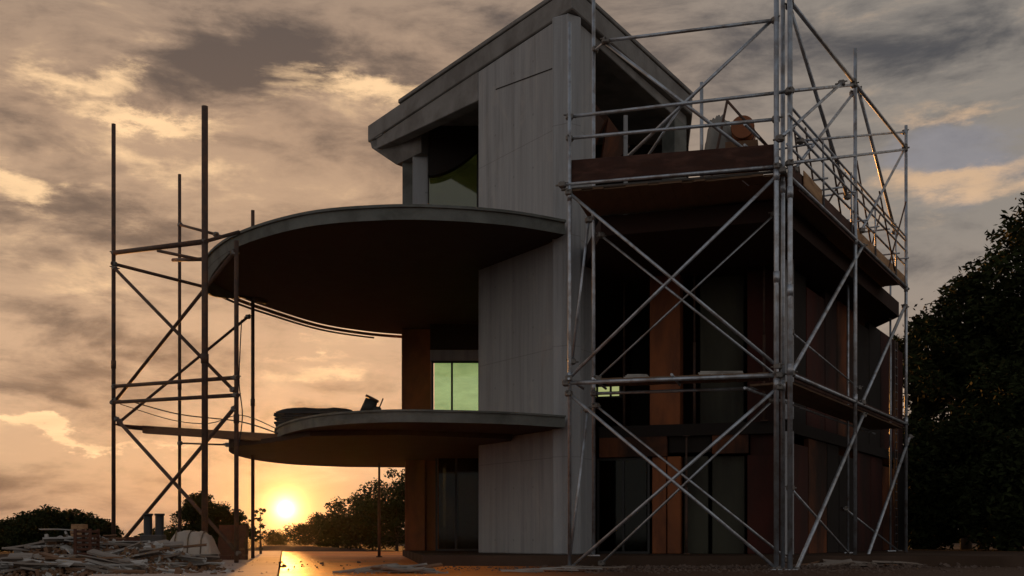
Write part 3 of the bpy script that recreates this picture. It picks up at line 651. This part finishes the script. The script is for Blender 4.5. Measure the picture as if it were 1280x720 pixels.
# ------------------------------------------------------------------ things on the balcony, decks
def lump(name, c, sx_, sy_, sz_, mt, label, cat, seed=0, sag=.25, straps=0, strap_mt='rope', nx=18, ny=10):
    rnd = random.Random(seed); bm = NB(); rows = []
    ph = [rnd.uniform(0, 6) for _ in range(6)]
    nz = 5
    bmesh.ops.create_grid(bm, x_segments=nx, y_segments=ny, size=.5)
    def prof(u, v):
        return max(0, 1 - abs(2 * u) ** 2.6) ** .5 * max(0, 1 - abs(2 * v) ** 3) ** .5 * (1 - sag * (.5 + .5 * math.sin(u * 5 + ph[0])) ) + .05 * math.sin(u * 17 + ph[1]) * math.sin(v * 13 + ph[2]) + .03 * math.sin(u * 31 + v * 22 + ph[3])
    for v in bm.verts:
        u_, v_ = v.co.x, v.co.y; e = max(abs(u_), abs(v_)) * 2; h = prof(u_, v_) if e < .99 else 0
        k_ = 1 + .08 * (1 - h)
        v.co = V(c[0] + u_ * sx_ * k_, c[1] + v_ * sy_ * k_, c[2] + max(h, 0) * sz_)
    o = empty(name, c, label, cat); obj('cover', bm, mt, o, True)
    for k_ in range(straps):
        u_ = -.3 + .6 * k_ / max(1, straps - 1); bm = NB(); pts = []
        for j in range(13):
            v_ = -.5 + j / 12; e = max(abs(u_), abs(v_)) * 2; h = prof(u_, v_) if e < .99 else 0; pts.append(V(c[0] + u_ * sx_, c[1] + v_ * sy_ * 1.06, c[2] + h * sz_ + .015))
        for a, b in zip(pts[:-1], pts[1:]): tube(bm, a, b, .016, 6)
        obj('strap', bm, strap_mt, o)
    return o
# sheeted boards on the balcony
c = at(394, 530, 32.0)
o = lump('covered_stack', (c.x, 32.6, 4.3), 2.1, 1.2, .24, 'tarp_dark', 'low stack of boards under dark sheeting on the lower round balcony', 'stack', 4, .35)
bm = NB()
rs = random.Random(9)
for k_ in range(6):
    for q_ in range(5):
        x0 = c.x - 1.15 + rs.uniform(-.05, .16); x1 = c.x + 1.15 - rs.uniform(0, .5) - .06 * k_; y0 = 31.95 + .24 * q_ + rs.uniform(-.02, .02)
        a = V(x0, y0, 3.91 + .072 * k_); b = V(x1, y0 + rs.uniform(-.05, .05), 3.91 + .072 * k_ + rs.uniform(-.01, .01)); obox(bm, (a + b) / 2, b - a, V(0, 1, 0), V(0, 0, 1), (b - a).length, .2, rs.uniform(.045, .068))
for s_ in (-.8, .1, .9): box(bm, (c.x + s_ - .04, 31.9, 3.8755), (c.x + s_ + .04, 31.94, 4.3))
obj('board_stack', bm, 'black', o)
# small mixer beside it
mx0 = at(460, 520, 31.0); mxp = V(mx0.x, 31.0, 3.87)
o = empty('mortar_mixer', mxp, 'small dark mortar mixer on the lower round balcony beside the covered boards', 'mixer')
bm = NB(); tube(bm, mxp + V(-.02, 0, .28), mxp + V(.1, 0, .66), .22, 14, .17); obj('mixing_drum', bm, 'black', o)
bm = NB(); tube(bm, mxp + V(.1, 0, .66), mxp + V(.13, 0, .72), .2, 14); obj('rim', bm, 'steel_dark', o)
bm = NB(); box(bm, mxp + V(.12, -.14, .1), mxp + V(.36, .14, .46)); bevel(bm, .03); obj('motor_box', bm, 'black', o)
for sx_, sy_ in ((-1, -1), (-1, 1), (1, -1), (1, 1)):
    bm = NB(); tube(bm, mxp + V(.26 * sx_, .2 * sy_, 0), mxp + V(.12 * sx_, .1 * sy_, .34), .025, 6); obj('leg', bm, 'steel_dark', o)
bm = NB(); tube(bm, mxp + V(.3, .0, .4), mxp + V(.42, 0, .7), .02, 6); obj('handle', bm, 'steel_dark', o)
# top deck: grey sheeted load, orange drum, leaning struts
c = pf(899, 186, 2.3)
lump('sheeted_load', (c.x, c.y, 8.58), .78, .7, 2.3, 'greytarp', 'grey sheeted load on the top scaffold deck behind the toe board', 'load', 8, .1)
c = pf(929, 172, 2.0); c.z = 10.2
bm = NB()
for k_ in range(5): obox(bm, V(c.x, c.y + .1, 8.58 + .265 * k_ + .13), fd, fn, V(0, 0, 1), .74 - .02 * (k_ % 2), .8, .25)
bevel(bm, .01); tag(obj('crate_stack', bm, 'wood_c'), 'stack of low brown crates under the orange drum on the top scaffold deck', 'crates')
o = empty('drum', V(c.x, c.y, 9.92), 'orange drum lying on its side on crates beside the tall grey load', 'drum')
bm = NB(); tube(bm, c - fn * .35 + V(0, 0, .0), c + fn * .4, .26, 24); obj('shell', bm, 'orange', o)
for k_ in (-.32, .05, .37):
    bm = NB(); tube(bm, c + fn * k_, c + fn * (k_ + .03), .272, 24); obj('hoop', bm, 'rust', o)
o = empty('trestle', pf(910, 250, 1.2), 'slim A-shaped steel trestle on the top scaffold deck in front of the orange drum', 'trestle')
bm = NB(); tube(bm, pf(909, 126, 1.2), pf(883, 252, 1.2), .03); obj('leg', bm, 'steel_dark', o)
bm = NB(); tube(bm, pf(909, 126, 1.2), pf(966, 190, 1.2), .03); obj('leg', bm, 'steel_dark', o)
# white sheet stacks on the mid deck
for x0, x1, lab in ((874, 932, 'longer pale stack of sheets lying on the middle scaffold deck'), (783, 813, 'short pale stack of sheets lying on the middle scaffold deck, nearer the concrete wall')):
    a = pf(x0, 487, 1.0); b = pf(x1, 487, 1.0); bm = NB()
    for k_ in range(3):
        d = b - a; j = random.uniform(-.03, .03); m_ = (a + b) / 2 + d.normalized() * j; m_.z = 4.36 + .03 * k_; obox(bm, m_, d, fn, V(0, 0, 1), d.length - .05 * k_, .6, .026)
    tag(obj('sheet_stack', bm, 'wood_b'), lab, 'sheets')
# ladder on the wing side
l0 = ps(1120, 690, 1.25); l0.z = .28
lad = empty('ladder', l0, 'long narrow ladder leaning upright against the far end of the wing behind the scaffold', 'ladder')
for s_ in (-.2, .2):
    bm = NB(); tube(bm, l0 + SD * s_, l0 + SD * s_ + V(0, 0, 7.3), .03, 8); obj('rail', bm, 'steel_dark', lad)
for k_ in range(24):
    bm = NB(); tube(bm, l0 - SD * .2 + V(0, 0, .3 + .29 * k_), l0 + SD * .2 + V(0, 0, .3 + .29 * k_), .018, 6); obj('rung', bm, 'steel', lad)

# ------------------------------------------------------------------ loose boards
plank_mesh = []
def plank_me(l, w, t, mt, seed):
    rnd = random.Random(seed); bm = NB()
    n = 6; rings = []
    for i in range(n + 1):
        x = -l / 2 + l * i / n; z = .02 * math.sin(i * .9 + seed) * l / 2; yy = rnd.uniform(-.004, .004)
        rings.append([bm.verts.new((x + (rnd.uniform(-.03, .03) if i in (0, n) else 0), s * w / 2 + yy, z + t_ * t / 2)) for s, t_ in ((-1, -1), (1, -1), (1, 1), (-1, 1))])
    for a, b in zip(rings[:-1], rings[1:]):
        for k_ in range(4): bm.faces.new((a[k_], a[(k_ + 1) % 4], b[(k_ + 1) % 4], b[k_]))
    bm.faces.new(rings[0][::-1]); bm.faces.new(rings[-1]); bmesh.ops.recalc_face_normals(bm, faces=bm.faces)
    me = bpy.data.meshes.new('board'); bm.to_mesh(me); bm.free(); me.materials.append(MT[mt]); me['tone'] = mt; me['len'] = l; return me
PM = [plank_me(random.uniform(.3, 1.35), random.uniform(.05, .24), random.uniform(.02, .06), m_, i) for i, m_ in enumerate(['wood', 'wood_b', 'wood', 'wood_b', 'wood_c', 'wood', 'wood_b', 'wood', 'wood_b', 'wood_c', 'wood', 'wood'])]
def put_board(x, y, z, rz, ry, rx, label, group):
    o = bpy.data.objects.new('board', random.choice(PM)); COL.objects.link(o); o.location = (x, y, z); o.rotation_euler = (rx, ry, rz); 
    me = o.data; tone = {'wood': 'grey weathered', 'wood_b': 'pale bleached', 'wood_c': 'dark brown stained'}[me['tone']]
    tag(o, label.replace('SIZE', ('long' if me['len'] > .95 else 'medium' if me['len'] > .6 else 'short') + ' ' + tone), 'board', group)
def heap(cx, cy, rx_, ry_, h, n, rz0, ry0, label, group):
    for i in range(n):
        u_ = random.uniform(-1, 1); v_ = random.uniform(-1, 1)
        if u_ * u_ + v_ * v_ > 1: u_ *= .7; v_ *= .7
        k_ = 1 - (u_ * u_ + v_ * v_) * .8; z = h * k_ * random.uniform(.35, 1.0) + .03
        put_board(cx + u_ * rx_, cy + v_ * ry_, z, rz0 + random.gauss(0, .42), ry0 * (1 if u_ < .5 else .5) + u_ * .16 + random.gauss(0, .09), random.gauss(0, .3), label.replace('WHERE', 'lying on top of' if z > h * .5 else 'sticking out low in'), group)
heap(-9.1, 23.6, 1.4, .9, .88, 85, .05, -.02, 'SIZE board WHERE the broad heap at left edge', 'boards in the broad left heap')
heap(-7.3, 22.6, .95, .8, .62, 68, .25, -.16, 'SIZE board WHERE the sloping heap beside the pavement', 'boards in the sloping heap by the pavement')
heap(-8.5, 20.9, 2.0, .8, .36, 98, .0, 0, 'SIZE board WHERE the nearest spread at bottom left', 'boards in the nearest spread')
heap(-2.35, 21.8, .75, .5, .14, 14, .18, -.02, 'SIZE board WHERE the thin scatter on wet glow-painted paving', 'boards on the wet paving')
heap(8.0, 27.0, 1.6, 1.0, .18, 20, .2, 0, 'SIZE board WHERE the thin scatter at right scaffold foot', 'boards at the scaffold foot')
# broken rubble between the boards: chips and clods nobody could count
def chips(name, patches, seed, mt):
    rnd = random.Random(seed); vs = []; fs = []
    for cx, cy, ax_, ay_, h, n, smin, smax in patches:
        for _ in range(n):
            u_ = rnd.gauss(0, .5); v_ = rnd.gauss(0, .5); s = rnd.uniform(smin, smax) * rnd.choice((.5, .7, 1))
            z = max(0, h * (1 - (u_ * u_ + v_ * v_))) * rnd.uniform(.5, 1); c = V(cx + u_ * ax_, cy + v_ * ay_, z + s * .3); k_ = len(vs)
            q = Matrix.Rotation(rnd.uniform(0, 6.28), 3, V(rnd.gauss(0, 1), rnd.gauss(0, 1), rnd.gauss(0, 1)).normalized())
            a = rnd.uniform(.5, 1.4); b = rnd.uniform(.3, .9)
            for i in (-1, 1):
                for j in (-1, 1):
                    for l_ in (-1, 1): vs.append(c + q @ V(i * s * a * rnd.uniform(.6, 1), j * s * b * rnd.uniform(.6, 1), l_ * s * .4 * rnd.uniform(.6, 1)))
            for f in ((0, 1, 3, 2), (4, 6, 7, 5), (0, 4, 5, 1), (2, 3, 7, 6), (0, 2, 6, 4), (1, 5, 7, 3)): fs.append(tuple(k_ + i for i in f))
    return tag(obj(name, (vs, fs), mt), kind='stuff')
chips('rubble', [(-9.1, 23.6, 1.8, 1.1, .7, 2600, .03, .12), (-7.3, 22.6, 1.2, .9, .5, 1800, .03, .11), (-8.6, 21.0, 2.6, 1.0, .25, 2600, .02, .10), (-12, 24, 3, 2, .2, 900, .03, .12)], 3, 'wood_c')
chips('rubble', [(-9.1, 23.6, 1.8, 1.1, .78, 700, .03, .10), (-7.3, 22.6, 1.2, .9, .55, 600, .03, .10), (-8.6, 21.0, 2.6, 1.0, .3, 900, .02, .09), (-2.4, 21.8, 1.2, .8, .03, 160, .01, .05)], 4, 'wood_b')
chips('gravel', [(5, 23.2, 6, 1.8, 0, 1500, .01, .05), (8.5, 27, 3, 1.6, .05, 900, .02, .10), (4.5, 25.8, 4, .8, .03, 900, .01, .06), (1, 25, 4, 2.0, 0, 700, .01, .04), (12, 30, 5, 4, 0, 800, .02, .08), (-10, 28, 6, 5, 0, 700, .02, .07)], 5, 'dirt_chip')
# long boards in front of the wall
for k_ in range(4):
    put_board(.2 + .5 * k_, 22.2 + .3 * k_, .04 + .02 * k_, .05 * k_, 0, 0, 'SIZE board lying alone in front of the tall concrete wall', 'boards in front of the concrete wall')
# slatted crate
c = V(-8.62, 23.4 - .7, .35); cr = empty('crate', c, 'rusty brown slatted crate standing up in the heap of boards by the outer scaffold pole', 'crate')
for k_ in range(6):
    bm = NB(); box(bm, c + V(-.17, -.2, .09 * k_), c + V(.17, .2, .05 + .09 * k_)); bevel(bm, .006); obj('slat', bm, 'rust', cr)
for s_ in (-1, 1):
    for t_ in (-1, 1):
        bm = NB(); box(bm, c + V(.15 * s_ - .03, .215 * t_ - .012, -.02), c + V(.15 * s_ + .03, .215 * t_ + .012, .53)); obj('post', bm, 'rust', cr)
# wrapped bundle on a dark pallet
c = V(-7.42, 26, .32)
o = lump('wrapped_bundle', c, 1.0, .8, .66, 'tarp', 'pale canvas bundle tied with cords on a dark pallet beside the board heap', 'bundle', 3, .22, 3)
bm = NB()
for k_ in range(3): box(bm, (c.x - .55, c.y - .42 + .34 * k_, .0), (c.x + .55, c.y - .28 + .34 * k_, .16))
for k_ in range(6): box(bm, (c.x - .55 + .19 * k_, c.y - .42, .163), (c.x - .41 + .19 * k_, c.y + .42, .2))
tag(obj('pallet', bm, 'wood_c'), 'dark timber pallet under the pale canvas bundle', 'pallet')
bm = NB()
for k_ in range(2): box(bm, (c.x - .5 + .03 * k_, c.y - .38, .204 + .058 * k_), (c.x + .5, c.y + .38, .26 + .058 * k_))
tag(obj('sheet_stack', bm, 'black'), 'dark boards between the pallet and the pale canvas bundle', 'sheets')
# two upright drums
for k_, (x_, lab) in enumerate(((185, 'left one of two dark upright pipes standing against the sunset'), (199.5, 'right one of two dark upright pipes standing against the sunset'))):
    p = at(x_, 680, 28); bm = NB(); seg = 16
    o = empty('upright_pipe', V(p.x, 28, 0), lab, 'pipe', 'upright pipes beside the outer scaffold pole')
    tube(bm, (p.x, 28, 0), (p.x, 28, 1.26), .105, 16); obj('shaft', bm, 'black', o)
    bm = NB(); tube(bm, (p.x, 28, 1.26), (p.x, 28, 1.31), .125, 16); obj('collar', bm, 'black', o)
bm = NB(); c = at(192, 680, 27.7); box(bm, (c.x - .28, 27.5, 0), (c.x + .28, 27.85, .78)); bevel(bm, .03); tag(obj('dark_box', bm, 'tarp_dark'), 'dark squat box in front of the two upright pipes', 'box')
# rusty block stacks behind the pavement
def blocks(px0, px1, pytop, y, label, mt='rust'):
    a = at(px0, 680, y); b = at(px1, 680, y); zt_ = at(0, pytop, y).z; bm = NB(); n = max(2, int(zt_ / .16)); w = b.x - a.x
    for i in range(n):
        xo = random.uniform(-.04, .04); m_ = max(2, int(w / .4))
        for j in range(m_): box(bm, (a.x + xo + w * j / m_ + .006, y, i * zt_ / n + .003), (a.x + xo + w * (j + 1) / m_ - .006, y + .4, (i + 1) * zt_ / n - .003))
    tag(obj('block_stack', bm, mt), label, 'blocks')
blocks(272, 306, 656, 34, 'rusty brown stack of blocks behind the left scaffold, right of the round bush')
blocks(140, 178, 671, 33, 'low rusty brown stack of blocks at the foot of the outer scaffold pole')
blocks(88, 104, 655, 40, 'small pale stack of blocks on the far left before the hedge', 'tan')

# ------------------------------------------------------------------ trees
def leaves(clumps, n, size, seed, squash=.75):
    rnd = random.Random(seed); vs = []; fs = []
    tot = sum(c[3] ** 2 for c in clumps)
    for cx, cy, cz, r in clumps:
        m_ = int(n * r * r / tot)
        for _ in range(m_):
            d = V(rnd.gauss(0, 1), rnd.gauss(0, 1), rnd.gauss(0, 1)).normalized() * r * (rnd.random() ** .45) * rnd.uniform(.8, 1.12)
            p = V(cx, cy, cz) + V(d.x, d.y, d.z * squash)
            if p.z < .03: p.z = rnd.uniform(.03, .3)
            a = V(rnd.gauss(0, 1), rnd.gauss(0, 1), rnd.gauss(0, .6)).normalized(); b = a.cross(V(rnd.gauss(0, 1), rnd.gauss(0, 1), rnd.gauss(0, 1))).normalized()
            s = size * rnd.uniform(.55, 1.3); k_ = len(vs)
            vs += [p - a * s, p + b * s * .42 - a * .1 * s, p + a * s, p - b * s * .42 - a * .1 * s]; fs.append((k_, k_ + 1, k_ + 2, k_ + 3))
    return vs, fs
def tree(name, x, y, h, rad, label, group, seed, n=14000, size=.10, low=.3, mt='leaf', ncl=46, base=0.0):
    rnd = random.Random(seed); root = empty(name, (x, y, 0), label, 'tree' if 'tree' in name else 'bush', group)
    zc = h * (low + 1) / 2; hz = h * (1 - low) / 2; cl = []; bm = NB()
    tr = max(.06, h * .022)
    top = V(x + rnd.uniform(-.05, .05) * h, y, h * .8)
    for i in range(5):
        a = V(x, y, -.03).lerp(top, i / 5); b = V(x, y, -.03).lerp(top, (i + 1) / 5); tube(bm, a, b, tr * (1 - .17 * i), 8, tr * (1 - .17 * (i + 1)))
    for i in range(ncl):
        a = rnd.uniform(0, 6.283); e_ = rnd.uniform(-1, 1); rr = math.sqrt(max(0, 1 - abs(e_) ** 2.2)) * rad * rnd.uniform(.45, 1.0)
        z = zc + e_ * hz * .86; cr = rad * (rnd.uniform(.18, .34) if low > 0 else rnd.uniform(.26, .42))
        p = V(x + math.cos(a) * rr, y + math.sin(a) * rr, z); cl.append((p.x, p.y, p.z, cr))
        if i % 2 == 0:
            s_ = V(x, y, 0).lerp(top, min(1, max(.15, (z - rad * .5) / (h * .8)))); mid = (s_ + p) / 2 + V(0, 0, -.06 * rad)
            tube(bm, s_, mid, tr * .35, 5, tr * .22); tube(bm, mid, p, tr * .22, 5, tr * .07)
    for i in range(ncl // 3):
        a = rnd.uniform(0, 6.283); e_ = rnd.uniform(-.7, .6); rr = rad * rnd.uniform(0, .45)
        cl.append((x + math.cos(a) * rr, y + math.sin(a) * rr, zc + e_ * hz * .8, rad * (rnd.uniform(.3, .45) if low > 0 else rnd.uniform(.42, .6))))
    obj('trunk', bm, 'bark', root); obj('crown', leaves(cl, n, size, seed), mt, root)
    return root
def tpx(px_, y): return (px_ - 640) / F_PX * y
def hpx(py_, y): return EYE + (HOR - py_) / F_PX * y
GR = 'trees on the right of the site'
def T(name, px_, pytop, y, rad, label, group, seed, **k): return tree(name, tpx(px_, y), y, hpx(pytop, y), rad, label, group, seed, **k)
T('broadleaf_tree', 1345, 205, 46, 5.0, 'tallest dark broadleaf tree at the right edge of the picture', GR, 1, n=34000, size=.17, low=.12, ncl=90)
T('broadleaf_tree', 1255, 292, 47, 3.5, 'tall dark tree just left of the tallest one on the right', GR, 2, n=22000, size=.16, low=.08, ncl=60)
T('broadleaf_tree', 1208, 335, 49, 2.8, 'middle sized dark tree right of the scaffold, below the taller ones', GR, 3, n=17000, size=.15, low=.05, ncl=50)
T('broadleaf_tree', 1165, 388, 52, 2.8, 'dark round tree directly behind the right end of the scaffold', GR, 4, n=17000, size=.15, low=.03, ncl=50, mt='leaf_b')
T('broadleaf_tree', 1310, 395, 42, 3.0, 'dark lower tree in front of the tallest tree at the right edge', GR, 5, n=20000, size=.15, low=.0, ncl=60)
T('bush', 1225, 505, 43, 2.5, 'dark broad bush under the trees right of the scaffold', GR, 6, n=14000, size=.14, low=.0, ncl=50)
T('bush', 1160, 520, 44, 2.2, 'dark bush directly beside the right foot of the scaffold', GR, 7, n=12000, size=.14, low=.0, ncl=50)
T('bush', 1275, 540, 38, 2.0, 'dark bush at the right edge of the picture near the ground', GR, 8, n=12000, size=.14, low=.0, ncl=50)
GL = 'bushes along the left horizon'
T('bush', 14, 650, 60, 1.3, 'low ragged bush at the far left edge of the horizon', GL, 20, n=9000, size=.1, low=.0, mt='leaf_b', ncl=26)
T('bush', 52, 640, 58, 1.7, 'dark peaked bush on the left horizon, second from the left edge', GL, 21, n=14000, size=.1, low=.0, ncl=34)
T('bush', 92, 641, 59, 1.6, 'dark broad bush on the left horizon behind the board heap', GL, 22, n=14000, size=.1, low=.0, ncl=34)
T('bush', 124, 648, 60, 1.1, 'small dark bush on the left horizon next to the outer scaffold pole', GL, 23, n=8000, size=.1, low=.0, ncl=26)
T('bush', 252, 620, 55, 1.6, 'round dark bush behind the left scaffold between the poles', GL, 24, n=30000, size=.08, low=.0, ncl=44)
T('bush', 290, 634, 57, 1.0, 'small dark bush right of the round one behind the left scaffold', GL, 25, n=8000, size=.09, low=.0, ncl=26)
GC = 'trees on the rise right of the sun'
T('broadleaf_tree', 496, 584, 66, 2.2, 'tallest dark tree right of the sun, against the brown piers', GC, 30, n=9000, size=.11, low=.02, ncl=44)
T('broadleaf_tree', 466, 611, 72, 2.3, 'ragged dark tree right of the sun beside the steel prop', GC, 31, n=8000, size=.12, low=.02, ncl=40, mt='leaf_b')
T('bush', 438, 626, 78, 2.3, 'olive bush on the rise right of the sun, under the balcony', GC, 32, n=6000, size=.13, low=.0, ncl=36, mt='leaf_b')
T('bush', 408, 642, 100, 2.4, 'low olive bush close to the right of the sun', GC, 33, n=14000, size=.13, low=.0, ncl=34, mt='leaf_b')
T('bush', 382, 658, 118, 2.6, 'lowest olive bush directly below the sun', GC, 34, n=4000, size=.13, low=.0, ncl=30, mt='leaf_b')
T('bush', 345, 665, 125, 2.0, 'low bush left of the sun at the end of the wet paving', GC, 35, n=3000, size=.12, low=.0, ncl=26, mt='leaf_b')
T('sapling_tree', 326, 632, 48, .35, 'thin sapling left of the sun beside the last scaffold pole', GC, 36, n=700, size=.06, low=.05, ncl=12, mt='leaf_b')
T('sapling_tree', 308, 640, 50, .4, 'thin leafy sapling right of the rusty block stack', GC, 37, n=700, size=.06, low=.05, ncl=12, mt='leaf_b')
# far-off tree line as one mass
cl = []
rnd = random.Random(5)
for i in range(420):
    x = rnd.uniform(-150, 190); y = 190 + rnd.uniform(-6, 6)
    if -50 < x < -28: continue
    cl.append((x, y, rnd.uniform(.2, 1.6), rnd.uniform(1.2, 2.6)))
tag(obj('far_wood', leaves(cl, 30000, .5, 77), 'leaf_b'), kind='stuff')
# ------------------------------------------------------------------ air
m = bpy.data.materials.new('air'); m.use_nodes = True; nt = m.node_tree; L = nt.links; nt.nodes.clear()
pv = nd('ShaderNodeVolumePrincipled'); pv.inputs['Color'].default_value = (1, .88, .78, 1); pv.inputs['Density'].default_value = .000014; pv.inputs['Anisotropy'].default_value = .9
o = nd('ShaderNodeOutputMaterial'); L.new(pv.outputs[0], o.inputs['Volume']); MT['air'] = m
bm = NB(); box(bm, (-260, -30, -1.3), (260, 260, 24)); tag(obj('haze', bm, 'air'), kind='stuff')
